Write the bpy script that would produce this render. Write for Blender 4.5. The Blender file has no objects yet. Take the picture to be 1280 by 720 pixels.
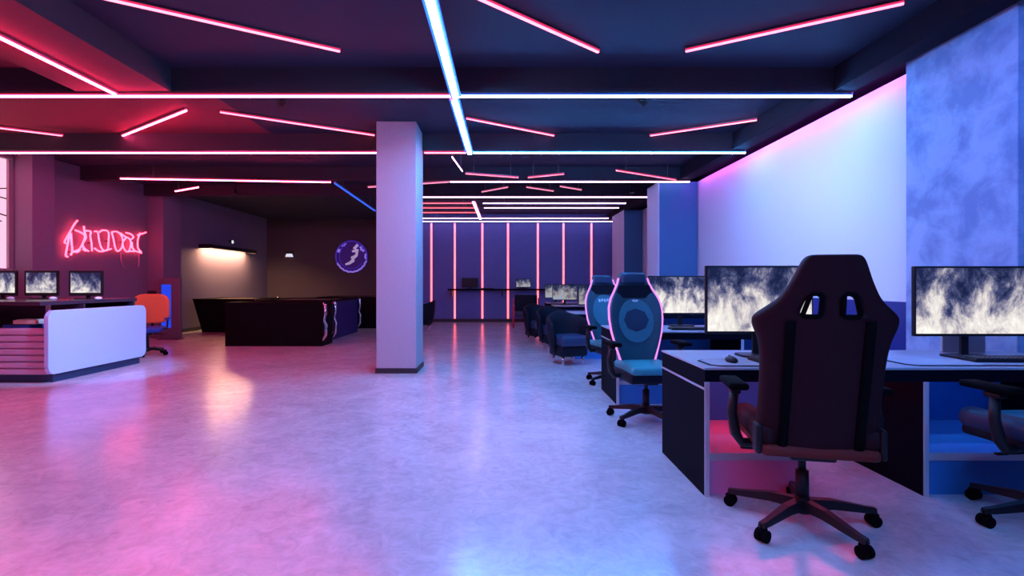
import bpy, bmesh, math, random
from mathutils import Vector, Matrix
random.seed(7)
PI = math.pi
sc = bpy.context.scene
COL = sc.collection

# ------------------------------------------------------------------ camera
F, CX, CY, CH = 650.0, 625.0, 354.5, 1.2
cam_d = bpy.data.cameras.new('camera'); cam = bpy.data.objects.new('camera', cam_d); COL.objects.link(cam)
cam.location = (0, 0, CH); cam.rotation_euler = (PI/2, 0, 0)
cam_d.sensor_width = 36; cam_d.lens = 36*F/1280
cam_d.shift_x = (640-CX)/1280; cam_d.shift_y = -(360-CY)/1280
cam_d.clip_start = .05; cam_d.clip_end = 100
sc.camera = cam
vs = sc.view_settings
sc.display_settings.display_device = 'sRGB'
vs.view_transform = 'Standard'; vs.look = 'None'; vs.gamma = 1; vs.use_curve_mapping = False
vs.exposure = 0.0
try:
    sc.cycles.use_denoising = True
    sc.cycles.sample_clamp_indirect = 6
    sc.cycles.max_bounces = 6
except Exception: pass

def at_z(x, y, z):                       # point of the height z seen at a photo position
    d = (z-CH)*F/(CY-y); return Vector(((x-CX)*d/F, d, z))
def at_x(x, y, X):                       # point on a side wall
    d = X*F/(x-CX); return Vector((X, d, CH+(CY-y)*d/F))
def at_d(x, y, d):
    return Vector(((x-CX)*d/F, d, CH+(CY-y)*d/F))

# ------------------------------------------------------------------ materials
def new_mat(name):
    m = bpy.data.materials.new(name); m.use_nodes = True
    return m, m.node_tree, m.node_tree.nodes['Principled BSDF']
def mat(name, col, rough=.5, metal=0., spec=.5, bump=0., bscale=40., var=0., coat=0.):
    m, nt, b = new_mat(name)
    b.inputs['Base Color'].default_value = (*col, 1); b.inputs['Roughness'].default_value = rough
    b.inputs['Metallic'].default_value = metal; b.inputs['Specular IOR Level'].default_value = spec
    b.inputs['Coat Weight'].default_value = coat
    if bump or var:
        tc = nt.nodes.new('ShaderNodeTexCoord'); n = nt.nodes.new('ShaderNodeTexNoise')
        n.inputs['Scale'].default_value = bscale; n.inputs['Detail'].default_value = 5
        nt.links.new(tc.outputs['Object'], n.inputs['Vector'])
        if bump:
            bp = nt.nodes.new('ShaderNodeBump'); bp.inputs['Strength'].default_value = bump; bp.inputs['Distance'].default_value = .01
            nt.links.new(n.outputs['Fac'], bp.inputs['Height']); nt.links.new(bp.outputs['Normal'], b.inputs['Normal'])
        if var:
            mr = nt.nodes.new('ShaderNodeMix'); mr.data_type = 'RGBA'
            mr.inputs['A'].default_value = (*[c*(1-var) for c in col], 1); mr.inputs['B'].default_value = (*[min(1, c*(1+var)) for c in col], 1)
            nt.links.new(n.outputs['Fac'], mr.inputs['Factor']); nt.links.new(mr.outputs['Result'], b.inputs['Base Color'])
    return m
def glow(name, col, s):
    m, nt, b = new_mat(name)
    b.inputs['Base Color'].default_value = (.8, .8, .8, 1) if s > 2 else (*[c*.25 for c in col], 1)
    b.inputs['Emission Color'].default_value = (*col, 1); b.inputs['Emission Strength'].default_value = s
    return m

def floor_mat():
    m, nt, b = new_mat('polished_concrete'); N, L = nt.nodes, nt.links
    tc = N.new('ShaderNodeTexCoord'); mp = N.new('ShaderNodeMapping'); mp.inputs['Scale'].default_value = (1, 1.0, 1)
    mp.inputs['Rotation'].default_value = (0, 0, .5)
    L.new(tc.outputs['Object'], mp.inputs['Vector'])
    n1 = N.new('ShaderNodeTexNoise'); n1.inputs['Scale'].default_value = 1.6; n1.inputs['Detail'].default_value = 10; n1.inputs['Roughness'].default_value = .68; n1.inputs['Distortion'].default_value = .8
    n2 = N.new('ShaderNodeTexNoise'); n2.inputs['Scale'].default_value = 9; n2.inputs['Detail'].default_value = 9; n2.inputs['Roughness'].default_value = .7; n2.inputs['Distortion'].default_value = 1.5
    L.new(mp.outputs[0], n1.inputs['Vector']); L.new(mp.outputs[0], n2.inputs['Vector'])
    ad = N.new('ShaderNodeMath'); ad.operation = 'ADD'; L.new(n1.outputs['Fac'], ad.inputs[0]); L.new(n2.outputs['Fac'], ad.inputs[1])
    r = N.new('ShaderNodeValToRGB'); e = r.color_ramp.elements
    e[0].position = .36; e[0].color = (.42, .41, .44, 1); e[1].position = .60; e[1].color = (.64, .63, .66, 1)
    hl = N.new('ShaderNodeMath'); hl.operation = 'MULTIPLY'; hl.inputs[1].default_value = .5
    L.new(ad.outputs[0], hl.inputs[0]); L.new(hl.outputs[0], r.inputs['Fac']); L.new(r.outputs['Color'], b.inputs['Base Color'])
    rr = N.new('ShaderNodeMapRange'); rr.inputs['To Min'].default_value = .17; rr.inputs['To Max'].default_value = .26
    L.new(n2.outputs['Fac'], rr.inputs['Value']); L.new(rr.outputs[0], b.inputs['Roughness'])
    b.inputs['Specular IOR Level'].default_value = 1.0; b.inputs['Coat Weight'].default_value = .15; b.inputs['Coat Roughness'].default_value = .16
    bp = N.new('ShaderNodeBump'); bp.inputs['Strength'].default_value = .03; bp.inputs['Distance'].default_value = .01
    L.new(n2.outputs['Fac'], bp.inputs['Height']); L.new(bp.outputs['Normal'], b.inputs['Normal'])
    return m
def plaster_mat():
    m, nt, b = new_mat('mottled_plaster'); N, L = nt.nodes, nt.links
    tc = N.new('ShaderNodeTexCoord')
    n1 = N.new('ShaderNodeTexNoise'); n1.inputs['Scale'].default_value = 3.4; n1.inputs['Detail'].default_value = 8; n1.inputs['Roughness'].default_value = .62; n1.inputs['Distortion'].default_value = .25
    L.new(tc.outputs['Object'], n1.inputs['Vector'])
    r = N.new('ShaderNodeValToRGB'); e = r.color_ramp.elements
    e[0].position = .4; e[0].color = (.20, .25, .42, 1); e[1].position = .6; e[1].color = (.36, .42, .58, 1)
    L.new(n1.outputs['Fac'], r.inputs['Fac']); L.new(r.outputs['Color'], b.inputs['Base Color'])
    b.inputs['Roughness'].default_value = .6
    bp = N.new('ShaderNodeBump'); bp.inputs['Strength'].default_value = .35; bp.inputs['Distance'].default_value = .02
    L.new(n1.outputs['Fac'], bp.inputs['Height']); L.new(bp.outputs['Normal'], b.inputs['Normal'])
    return m
def screen_mat(name, s, tint=(.93, .90, .82)):
    m, nt, b = new_mat(name); N, L = nt.nodes, nt.links
    tc = N.new('ShaderNodeTexCoord'); oi = N.new('ShaderNodeObjectInfo')
    mp = N.new('ShaderNodeMapping'); mp.inputs['Scale'].default_value = (7, 7, 4.5); mp.inputs['Rotation'].default_value = (0, .25, 0)
    vm = N.new('ShaderNodeVectorMath'); vm.operation = 'SCALE'; vm.inputs['Scale'].default_value = 11
    cb = N.new('ShaderNodeCombineXYZ'); L.new(oi.outputs['Random'], cb.inputs[0]); L.new(oi.outputs['Random'], cb.inputs[1])
    L.new(cb.outputs[0], vm.inputs[0]); L.new(vm.outputs[0], mp.inputs['Location'])
    L.new(tc.outputs['Object'], mp.inputs['Vector'])
    n = N.new('ShaderNodeTexNoise'); n.inputs['Scale'].default_value = 1.0; n.inputs['Detail'].default_value = 9; n.inputs['Roughness'].default_value = .70; n.inputs['Distortion'].default_value = .35
    L.new(mp.outputs[0], n.inputs['Vector'])
    g = N.new('ShaderNodeSeparateXYZ'); L.new(tc.outputs['Generated'], g.inputs[0])
    # bright towards the bottom of the picture, dark blue towards its top
    ma = N.new('ShaderNodeMath'); ma.operation = 'MULTIPLY_ADD'; ma.inputs[1].default_value = -.26; ma.inputs[2].default_value = .14
    L.new(g.outputs[2], ma.inputs[0])
    ad = N.new('ShaderNodeMath'); ad.operation = 'ADD'; L.new(n.outputs['Fac'], ad.inputs[0]); L.new(ma.outputs[0], ad.inputs[1])
    r = N.new('ShaderNodeValToRGB'); cr = r.color_ramp
    cr.elements[0].position = .34; cr.elements[0].color = (.008, .012, .05, 1)
    cr.elements[1].position = .74; cr.elements[1].color = (*tint, 1)
    q = cr.elements.new(.43); q.color = (.05, .06, .15, 1)
    q = cr.elements.new(.51); q.color = (.28, .26, .34, 1)
    q = cr.elements.new(.61); q.color = (.70, .65, .62, 1)
    L.new(ad.outputs[0], r.inputs['Fac']); L.new(r.outputs['Color'], b.inputs['Emission Color'])
    b.inputs['Emission Strength'].default_value = s; b.inputs['Base Color'].default_value = (.01, .01, .01, 1); b.inputs['Roughness'].default_value = .25
    return m

M = dict(
    floor=floor_mat(), plaster=plaster_mat(),
    ceiling=mat('ceiling_paint', (.018, .020, .050), .8, bump=.2, bscale=60, var=.15),
    beam=mat('beam_paint', (.03, .03, .045), .8, bump=.2, bscale=60),
    redglow=mat('red_lit_soffit', (.26, .025, .05), .75, bump=.1, bscale=60),  # glow of the red strips is put into this colour
    wallgrey=mat('grey_wall_paint', (.19, .17, .25), .75, bump=.1, bscale=30, var=.06),
    walldark=mat('charcoal_wall_paint', (.075, .06, .075), .8, bump=.1, bscale=30, var=.06),
    backwall=mat('navy_wall_panels', (.08, .13, .40), .5, bump=.1, bscale=10, var=.1),
    white=mat('white_wall_paint', (.62, .60, .66), .6, bump=.05, bscale=40),
    pale=mat('column_lit_side', (.62, .78, .92), .6),  # light on the column sides, put in as a pale colour
    navy=mat('navy_dado_paint', (.012, .02, .16), .5),
    col=mat('column_paint', (.42, .40, .45), .55, bump=.08, bscale=25, var=.06),
    colshade=mat('column_shaded_blue', (.03, .13, .27), .6, bump=.08, bscale=25, var=.06),  # shade on the column fronts, put in as a deeper blue
    skirt=mat('dark_skirting', (.02, .02, .025), .5),
    alu=mat('aluminium', (.35, .35, .38), .35, 1),
    chrome=mat('chrome', (.75, .78, .82), .15, 1),
    black=mat('black_plastic', (.008, .008, .010), .45, spec=.3),
    blacksoft=mat('black_rubber', (.002, .002, .003), .8, spec=.06),
    metalblk=mat('black_metal', (.008, .008, .011), .4, spec=.4),
    deskblk=mat('desk_black_laminate', (.002, .003, .008), .7, spec=.06, bump=.03, bscale=200),
    desktop=mat('desktop_grey_laminate', (.38, .38, .46), .3, var=.06, bscale=15),
    edge=mat('silver_edge_band', (.62, .62, .68), .3, .3),
    pink=mat('laminate_pink_light', (.92, .30, .60), .4),  # pink light on the riser is put into its colour
    blue=mat('laminate_blue_light', (.03, .20, .55), .4),  # blue light on risers and back panels, put into the colour
    shelfp=mat('laminate_pale_pink_light', (.85, .35, .50), .4),  # pink light spill coloured into the foot shelf
    shelfb=mat('laminate_pale_blue_light', (.20, .45, .85), .4),  # blue light spill coloured into the foot shelf
    padA=mat('mousepad_grey_cloth', (.42, .42, .50), .8), padB=mat('mousepad_black_edge', (.015, .015, .03), .7),
    maroon=mat('maroon_leather', (.022, .003, .006), .65, spec=.18, bump=.25, bscale=160),
    maroon2=mat('maroon_leather_lighter', (.03, .004, .008), .65, spec=.18, bump=.25, bscale=160),
    brown=mat('red_brown_leather', (.14, .02, .015), .6, spec=.2, bump=.2, bscale=160),
    teal=mat('teal_leather', (.010, .075, .11), .5, bump=.2, bscale=160),
    tealseat=mat('pale_teal_leather', (.03, .30, .32), .5, bump=.2, bscale=160),
    tealpad=mat('steel_blue_leather', (.03, .19, .25), .5, bump=.2, bscale=160),
    navyleather=mat('navy_leather', (.01, .03, .08), .5, bump=.2, bscale=160),
    blkleather=mat('black_leather', (.003, .006, .014), .6, spec=.2, bump=.25, bscale=160),
    orange=mat('orange_fabric', (.85, .27, .09), .8, bump=.3, bscale=300),
    bluefab=mat('blue_fabric', (.02, .08, .45), .7, bump=.3, bscale=300),
    recep=mat('white_gloss_laminate', (.46, .58, .86), .35),
    rib=mat('ribbed_mauve_laminate', (.50, .36, .48), .45),
    counter=mat('dark_worktop', (.05, .03, .045), .25),
    tblk=mat('black_cabinet_laminate', (.003, .003, .004), .6, spec=.08),
    tnavy=mat('navy_cabinet_laminate', (.008, .014, .12), .5, spec=.2),
    felt=mat('table_cloth', (.10, .07, .06), .7),
    cream=mat('cream_paper', (.75, .55, .42), .7),
    paper=mat('white_print', (.75, .78, .85), .6),
    logow=mat('pale_embroidery', (.65, .75, .85), .6),
    key=mat('keycap_black', (.02, .02, .03), .4),
    greypanel=mat('grey_partition', (.12, .11, .15), .6),
    greybox=mat('pale_grey_board', (.45, .45, .50), .6),
    scr=screen_mat('game_picture', 1.15), scr2=screen_mat('bluish_game_picture', .55, (.45, .65, .95)),
    L_pink=glow('pink_led', (1, .13, .20), 5), L_red=glow('red_led', (1, .045, .16), 75),
    L_pinkdim=glow('dim_pink_led', (1, .30, .45), 1.4),
    L_salmon=glow('salmon_led', (1, .115, .12), 3.0),
    L_blue=glow('blue_led', (.06, .34, 1), 175), L_white=glow('white_blue_led', (.12, .40, 1), 165),
    L_bluedim=glow('deep_blue_led', (.03, .12, 1), 1.6), L_lav=glow('lavender_led', (.60, .42, 1), 17),
    L_cove=glow('cove_pink_led', (.75, .09, 1), 45),
    L_pipe=glow('pink_piping_led', (.80, .26, .80), 1.15),
    L_neon=glow('pink_neon', (1, .045, .08), 8.5), L_warm=glow('warm_lamp', (1, .50, .26), 95),
    L_exit=glow('white_sign_light', (.8, .8, .95), .9), L_violet=glow('violet_led', (.09, .03, .7), .5),
    L_violetw=glow('pale_violet_led', (.36, .22, 1), .6), disc=glow('violet_lit_acrylic', (.03, .008, .16), .5),
    L_win=glow('daylit_frosted_glass', (1, .60, .80), 1.0), frame=mat('window_frame', (.35, .3, .33), .5),
    twig=mat('dark_branch_decal', (.03, .01, .02), .7),
)

# ------------------------------------------------------------------ mesh helpers
class MB:
    def __init__(s): s.b = bmesh.new()
    def box(s, c, d, rz=0., bev=0., rot=None, seg=2):
        g = bmesh.ops.create_cube(s.b, size=1)['verts']
        R = rot.to_4x4() if rot is not None else Matrix.Rotation(rz, 4, 'Z')
        bmesh.ops.transform(s.b, verts=g, matrix=Matrix.Translation(c) @ R @ Matrix.Diagonal((*d, 1)))
        if bev:
            es = list({e for v in g for e in v.link_edges})
            bmesh.ops.bevel(s.b, geom=es, offset=min(bev, min(d)*.45), segments=seg, affect='EDGES', profile=.5)
        return s
    def bb(s, x0, x1, y0, y1, z0, z1, bev=0.):
        return s.box(((x0+x1)/2, (y0+y1)/2, (z0+z1)/2), (abs(x1-x0), abs(y1-y0), abs(z1-z0)), bev=bev)
    def bar(s, p, q, w, h, bev=0.):
        p, q = Vector(p), Vector(q); d = q-p; L = d.length
        y = d.normalized(); up = Vector((0, 0, 1)) if abs(y.z) < .95 else Vector((1, 0, 0))
        x = y.cross(up).normalized(); z = x.cross(y)
        R = Matrix((x, y, z)).transposed()
        return s.box((p+q)/2, (w, L, h), bev=bev, rot=R)
    def cyl(s, p, q, r, r2=None, n=20, caps=True):
        p, q = Vector(p), Vector(q); d = q-p
        R = d.to_track_quat('Z', 'Y').to_matrix().to_4x4()
        bmesh.ops.create_cone(s.b, cap_ends=caps, segments=n, radius1=r, radius2=r if r2 is None else r2, depth=d.length, matrix=Matrix.Translation((p+q)/2) @ R)
        return s
    def tube(s, pts, r, n=8, flat=1.0, up=(0, 0, 1)):
        pts = [Vector(p) for p in pts]; rings = []
        rad = r if isinstance(r, (list, tuple)) else [r]*len(pts)
        prev = None
        for i, p in enumerate(pts):
            t = (pts[min(i+1, len(pts)-1)]-pts[max(i-1, 0)]).normalized()
            if prev is None:
                u = Vector(up); u = u if abs(u.dot(t)) < .95 else Vector((1, 0, 0))
                a = t.cross(u).normalized()
            else: a = (prev-t*prev.dot(t)).normalized()
            prev = a; b_ = t.cross(a)
            rings.append([s.b.verts.new(p+(a*math.cos(2*PI*k/n)+b_*math.sin(2*PI*k/n)*flat)*rad[i]) for k in range(n)])
        for i in range(len(rings)-1):
            for k in range(n): s.b.faces.new((rings[i][k], rings[i][(k+1) % n], rings[i+1][(k+1) % n], rings[i+1][k]))
        s.b.faces.new(rings[0][::-1]); s.b.faces.new(rings[-1])
        return s
    def prism(s, poly, axis, a, b):      # poly of 2D points, extruded along axis from a to b
        def P(u, v, w): return {'X': (w, u, v), 'Y': (u, w, v), 'Z': (u, v, w)}[axis]
        A = [s.b.verts.new(P(u, v, a)) for u, v in poly]; B = [s.b.verts.new(P(u, v, b)) for u, v in poly]
        n = len(poly)
        for i in range(n): s.b.faces.new((A[i], A[(i+1) % n], B[(i+1) % n], B[i]))
        s.b.faces.new(A[::-1]); s.b.faces.new(B)
        return s
    def ball(s, c, d, u=16, v=10):
        bmesh.ops.create_uvsphere(s.b, u_segments=u, v_segments=v, radius=.5, matrix=Matrix.Translation(c) @ Matrix.Diagonal((*d, 1)))
        return s
    def build(s, name, m, parent=None, smooth=False, sub=0):
        bmesh.ops.recalc_face_normals(s.b, faces=s.b.faces)
        me = bpy.data.meshes.new(name); s.b.to_mesh(me); s.b.free()
        me.materials.append(m)
        o = bpy.data.objects.new(name, me); COL.objects.link(o)
        if smooth:
            for p in me.polygons: p.use_smooth = True
        if sub:
            md = o.modifiers.new('sub', 'SUBSURF'); md.levels = sub; md.render_levels = sub
        if parent: o.parent = parent
        return o
def rrect(x0, x1, z0, z1, r, n=6):
    out = []
    for cx, cz, a in ((x1-r, z1-r, 0), (x0+r, z1-r, 90), (x0+r, z0+r, 180), (x1-r, z0+r, 270)):
        for k in range(n+1):
            t = math.radians(a+90*k/n); out.append((cx+r*math.cos(t), cz+r*math.sin(t)))
    return out
def tag(o, label, cat, group=None, kind=None):
    o['label'] = label; o['category'] = cat
    if group: o['group'] = group
    if kind: o['kind'] = kind
    return o
def thing(name, loc, rz, label, cat, group=None):
    o = bpy.data.objects.new(name, None); COL.objects.link(o); o.empty_display_size = .1
    o.location = loc; o.rotation_euler = (0, 0, rz)
    return tag(o, label, cat, group)
def kids(o): return list(o.children)
def copy_tree(o, parent=None):
    c = o.copy(); COL.objects.link(c)
    if parent: c.parent = parent
    for ch in kids(o): copy_tree(ch, c)
    return c
def copy_to(o, loc, rz, label, group=None):
    c = copy_tree(o); c.location = loc; c.rotation_euler = (0, 0, rz); c['label'] = label
    if group: c['group'] = group
    return c
def struct(mb, name, m): o = mb.build(name, m); o['kind'] = 'structure'; return o

# ------------------------------------------------------------------ room shell
XR, XL, YB, YF, ZC = 3.75, -7.8, 16.25, -4.0, 3.37
ZS = 3.10
struct(MB().bb(XL-.2, XR+.2, YF-.2, 17.7, -.2, 0), 'floor', M['floor'])
struct(MB().bb(-3.3, XR+.2, YF-.2, 17.7, ZC, ZC+.2).bb(XL-.2, -3.3, 7.57, 17.7, ZC, ZC+.2), 'ceiling', M['ceiling'])
struct(MB().bb(XL-.2, -3.3, YF-.2, 7.57, ZC, ZC+.2), 'ceiling_left', M['redglow'])  # left zone coloured as lit by the red strips
struct(MB().bb(XR, XR+.2, 3.62, 17.6, 1.03, 3.135), 'wall_right', M['white'])
struct(MB().bb(XR, XR+.2, YF-.2, 3.62, 1.03, 3.135), 'wall_right_near', mat('shaded_maroon_wall', (.03, .012, .02), .8))  # unlit stretch of wall, its shade put in as dark colour
struct(MB().bb(XR-.012, XR+.2, YF-.2, 17.6, 0, 1.03), 'trim_1', M['navy'])
# dropped soffit along the right wall with a lip that hides the cove light
struct(MB().bb(3.35, XR+.2, YF-.2, YB, 3.24, ZC).bb(3.35, 3.56, YF-.2, YB, 3.135, 3.24), 'soffit', mat('dark_soffit_paint', (.012, .010, .02), .9, spec=.2))
struct(MB().bb(-3.2, XR+.2, YB, YB+.2, 0, ZC), 'wall_back', M['backwall'])
struct(MB().bb(XL-.2, -3.2, 17.4, 17.6, 0, ZC).bb(-3.3, -3.2, YB, 17.6, 0, ZC), 'wall_rear_left', M['walldark'])
struct(MB().bb(XL-.2, XR+.2, YF-.2, YF, 0, ZC), 'wall_front', M['walldark'])
# left wall with its window opening
wl = MB().bb(XL-.2, XL, YF-.2, 4.6, 0, ZC).bb(XL-.2, XL, 8.32, 17.6, 0, ZC).bb(XL-.2, XL, 4.6, 8.32, 0, 1.40).bb(XL-.2, XL, 4.6, 8.32, 3.22, ZC)
struct(wl, 'wall_left', M['wallgrey'])
w = struct(MB().bb(XL-.09, XL-.07, 4.6, 8.32, 1.40, 3.22), 'window_1', M['L_win'])
fr = MB()
for a in (4.6, 5.84, 7.08, 8.29): fr.bb(XL-.07, XL-.03, a, a+.035, 1.40, 3.22)
fr.bb(XL-.07, XL-.0, 4.6, 8.32, 1.40, 1.44).bb(XL-.07, XL-.0, 4.6, 8.32, 3.18, 3.22)
fo = fr.build('window_frame', M['frame'], w)
tw = MB()
for (y0, z0, y1, z1) in ((5.0, 2.9, 8.28, 2.62), (5.2, 2.2, 8.28, 2.78), (6.0, 3.05, 8.28, 2.30), (7.4, 2.6, 8.2, 2.12), (7.0, 2.9, 8.1, 2.88), (7.6, 1.9, 8.1, 1.5)):
    pts = [(XL-.062, y0+(y1-y0)*t, z0+(z1-z0)*t+.07*math.sin(t*PI*2+y0)) for t in [i/10 for i in range(11)]]
    tw.tube(pts, [.018-.008*i/10 for i in range(11)], n=6)
tw.build('branch_decal', M['twig'], w)
# columns
def column(x0, x1, y0, y1, m, z1=ZC, skirt=True, name='column'):
    c = struct(MB().bb(x0, x1, y0, y1, 0, z1, bev=.008), name, m)
    if skirt: MB().bb(x0-.012, x1+.012, y0-.012, y1+.012, 0, .07, bev=.004).build('skirting', M['skirt'], c)
    return c
column(-1.655, -1.12, 6.95, 7.56, M['col'])
column(3.60, XR, 3.617, 4.615, M['plaster'], 3.36, False)
c1 = column(3.01, XR-.013, 9.83, 10.6, M['colshade'], 3.13, False)
MB().bb(3.0, 3.01, 9.83, 10.6, 0, 3.13).build('side_shading', M['pale'], c1)  # paler facing paints in the light on the aisle side
c2 = column(3.25, XR-.013, 13.62, 15.0, M['colshade'], 3.13, False)
MB().bb(3.24, 3.25, 13.62, 15.0, 0, 3.13).build('side_shading', M['pale'], c2)
column(XL, -7.51, 8.35, 8.77, M['wallgrey'], 3.36, False)
column(XL, -7.45, 11.5, 12.15, M['wallgrey'], 3.36, False)
# cross beams above every long light line, one long soffit on the left
for k, y in enumerate((-1.85, .45, 2.95, 5.22, 7.50, 9.66, 11.38)):
    struct(MB().bb(XL, 3.35, y, y+.16, 3.13, ZC), 'beam', M['beam'])
lb = struct(MB().bb(-4.25, -3.31, .61, 5.22, 3.13, ZC), 'beam', M['redglow'])
MB().bb(-3.31, -3.30, .61, 5.22, 3.13, ZC).build('side_shading', M['beam'], lb)  # dark facing paints in the unlit side of the soffit
struct(MB().bb(XL, XL+.02, 8.78, 11.49, 0, .09).bb(XL, XL+.02, 12.16, 17.39, 0, .09), 'baseboard_left', M['skirt'])
struct(MB().bb(-3.18, 3.2, YB-.02, YB, 0, .10), 'baseboard_back', M['skirt'])

# ------------------------------------------------------------------ light lines
M['R_pink'] = glow('crimson_halo', (.95, .03, .14), .85); M['R_blue'] = glow('azure_halo', (.02, .13, 1), .9)  # glowing rims stand in for the coloured halo around each strip
M['R_lav'] = glow('mauve_halo', (.8, .14, .34), .8); M['R_deep'] = glow('deep_blue_halo', (.01, .06, .6), .6)
RIM = {'blue_led': M['R_blue'], 'white_blue_led': M['R_blue'], 'lavender_led': M['R_lav'], 'dim_pink_led': M['R_lav'], 'deep_blue_led': M['R_deep']}
def strip(p, q, w, m, label, group=None, hang=False, gap=.0):
    p, q = Vector(p), Vector(q); c = (p+q)/2
    r = thing('light_strip', c, 0, label, 'light strip', group)
    d = MB().bar(p-c, q-c, w*.56, .022, bev=.004).build('diffuser', m, r)
    MB().bar(p-c+Vector((0, 0, .010)), q-c+Vector((0, 0, .010)), w*1.12, .014, bev=.004).build('halo_rim', RIM.get(m.name, M['R_pink']), d)
    MB().bar(p-c+Vector((0, 0, .024)), q-c+Vector((0, 0, .024)), w*.9, .014).build('housing', M['alu'], r)
    if hang:
        for t in (.15, .85):
            a = (p-c).lerp(q-c, t)
            MB().cyl(a+Vector((0, 0, .02)), (a.x, a.y, ZC-c.z), .004, n=6).build('hanger', M['alu'], r)
    return r
CG = 'long light strips across the ceiling'
BG = 'light strips behind the viewer'
# lines across the room on the beams: left half red, right half blue
strip((-7.75, 5.27, ZS), (-.50, 5.27, ZS), .055, M['L_red'], 'pinkish red left half of the nearest long light line across the ceiling', 'cross light strips')
strip((-.42, 5.27, ZS), (3.56, 5.27, ZS), .055, M['L_blue'], 'blue-white right half of the nearest long light line across the ceiling', 'cross light strips')
strip((-7.75, 7.55, ZS), (-1.67, 7.55, ZS), .05, M['L_red'], 'red light strip on the second beam, from left window to the square column', 'cross light strips')
strip((-1.10, 7.55, ZS), (-.47, 7.55, ZS), .05, M['L_pink'], 'short pink light strip on the second beam right of the square column', 'cross light strips')
strip((-.39, 7.55, ZS), (3.56, 7.55, ZS), .05, M['L_blue'], 'blue-white light strip on the second beam, reaching the white wall', 'cross light strips')
strip((-6.86, 9.40, ZS), (-3.17, 9.74, ZS), .05, M['L_red'], 'red light strip before the dark left rear corner, above the neon sign', 'cross light strips', True)
strip((-2.6, 10.25, ZS), (-.95, 9.72, ZS), .04, M['L_pinkdim'], 'slanting pink light strip passing behind the square column', 'cross light strips')
strip((-.93, 9.70, ZS), (3.54, 9.70, ZS), .028, M['L_lav'], 'lavender light strip on the third beam, running to the white wall', 'cross light strips')
strip((-1.9, 11.42, ZS), (3.30, 11.42, ZS), .026, M['L_lav'], 'lavender light strip on the fourth beam', 'cross light strips')
for i, (y, t) in enumerate(((12.3, 'first'), (13.05, 'second'), (13.9, 'third'))):
    strip((-2.6, y, ZS), (-.62, y, ZS), .03, M['L_salmon'], 'salmon light strip left of the rear white bar, %s behind the fourth beam' % t, 'rear left light strips', True)
for i, (y, t) in enumerate(((12.3, 'nearer'), (13.05, 'farther'))):
    strip((-.40, y, ZS), (2.98, y, ZS), .017, M['L_lav'], 'thin pale light strip right of the rear white bar, %s of the pair' % t, 'rear right light strips', True)
for i, (y, t) in enumerate(((15.1, 'last but one before the rear wall'), (15.9, 'last before the rear wall'))):
    strip((-2.9, y, ZS), (3.15 if i == 0 else 3.6, y, ZS), .018, M['L_lav'], 'long salmon light strip across the rear ceiling, %s' % t, 'rear light strips', True)
# lines running away from the viewer
strip((-.475, 2.2, ZS-.03), (-.445, 5.22, ZS-.03), .10, M['L_white'], 'broad blue-white light strip running away over the aisle, nearer piece', 'aisle light strips', True)
strip((-.465, 5.32, ZS-.03), (-.436, 7.5, ZS-.03), .10, M['L_white'], 'broad blue-white light strip running away over the aisle, farther piece', 'aisle light strips', True)
strip((-.60, 11.8, ZS-.05), (-.56, 14.9, ZS-.05), .09, M['L_lav'], 'short white light bar running away at the rear of the aisle', 'aisle light strips', True)
strip((-3.86, 1.2, ZS), (-3.86, 5.22, ZS), .05, M['L_red'], 'bright red light strip running away under the long left soffit', 'aisle light strips')
strip((-3.13, 9.86, ZS), (-3.27, 13.6, ZS), .05, M['L_bluedim'], 'deep blue light strip running away left of the square column', 'aisle light strips', True)
# slanting lines on the ceiling
ZD = 3.336
def slant(x0, y0, x1, y1, m, label, e0=0, e1=0, z=ZD, w=.038, hang=False):
    p, q = at_z(x0, y0, z), at_z(x1, y1, z); d = q-p
    return strip(p-d*e0, q+d*e1, w, m, label, 'slanting light strips', hang)
slant(140, 0, 425, 64, M['L_pink'], 'long slanting pink light strip at the top left, right of the red-lit soffit', .25)
slant(603, 0, 748, 65, M['L_pink'], 'slanting pink light strip right of the broad blue aisle line', .6)
slant(857, 64, 1130, 4, M['L_pink'], 'slanting pink light strip at the top right near the plaster column', 0, .0)
slant(0, 160, 98, 172, M['L_pink'], 'slanting pink light strip at the far left beyond the first beam', 1.2)
slant(150, 171, 233, 138, M['L_red'], 'short steep red light strip between the first two beams on the left', 0, 0)
slant(275, 140, 468, 169, M['L_pink'], 'slanting pink light strip ending at the square column top')
slant(583, 148, 705, 172, M['L_pink'], 'slanting pink light strip starting at the broad blue aisle line, second bay', w=.025)
slant(796, 172, 953, 149, M['L_pink'], 'slanting pink light strip on the right in the second bay', w=.025)
slant(565, 196, 578, 214, M['L_lav'], 'tiny pale light strip just behind the second beam', z=ZS, w=.016, hang=True)
slant(582, 217, 648, 222, M['L_salmon'], 'thin salmon light strip in the third bay, left one', z=ZS, w=.022, hang=True)
slant(660, 222, 705, 217.5, M['L_salmon'], 'thin salmon light strip in the third bay, middle one', z=ZS, w=.022, hang=True)
slant(770, 213, 845, 225, M['L_salmon'], 'thin salmon light strip in the third bay, right one near the blue-shaded column', z=ZS, w=.022, hang=True)
slant(602, 240, 635, 234, M['L_pinkdim'], 'faint light strip in the fourth bay, left one', z=ZS, w=.016, hang=True)
slant(658, 234, 692, 239, M['L_pinkdim'], 'faint light strip in the fourth bay, middle one', z=ZS, w=.016, hang=True)
slant(700, 233, 727, 237.5, M['L_pinkdim'], 'faint light strip in the fourth bay, right one', z=ZS, w=.016, hang=True)
slant(219, 239, 248, 234, M['L_red'], 'very short red light strip before the dark left ceiling', z=ZS, w=.04, hang=True)
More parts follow.
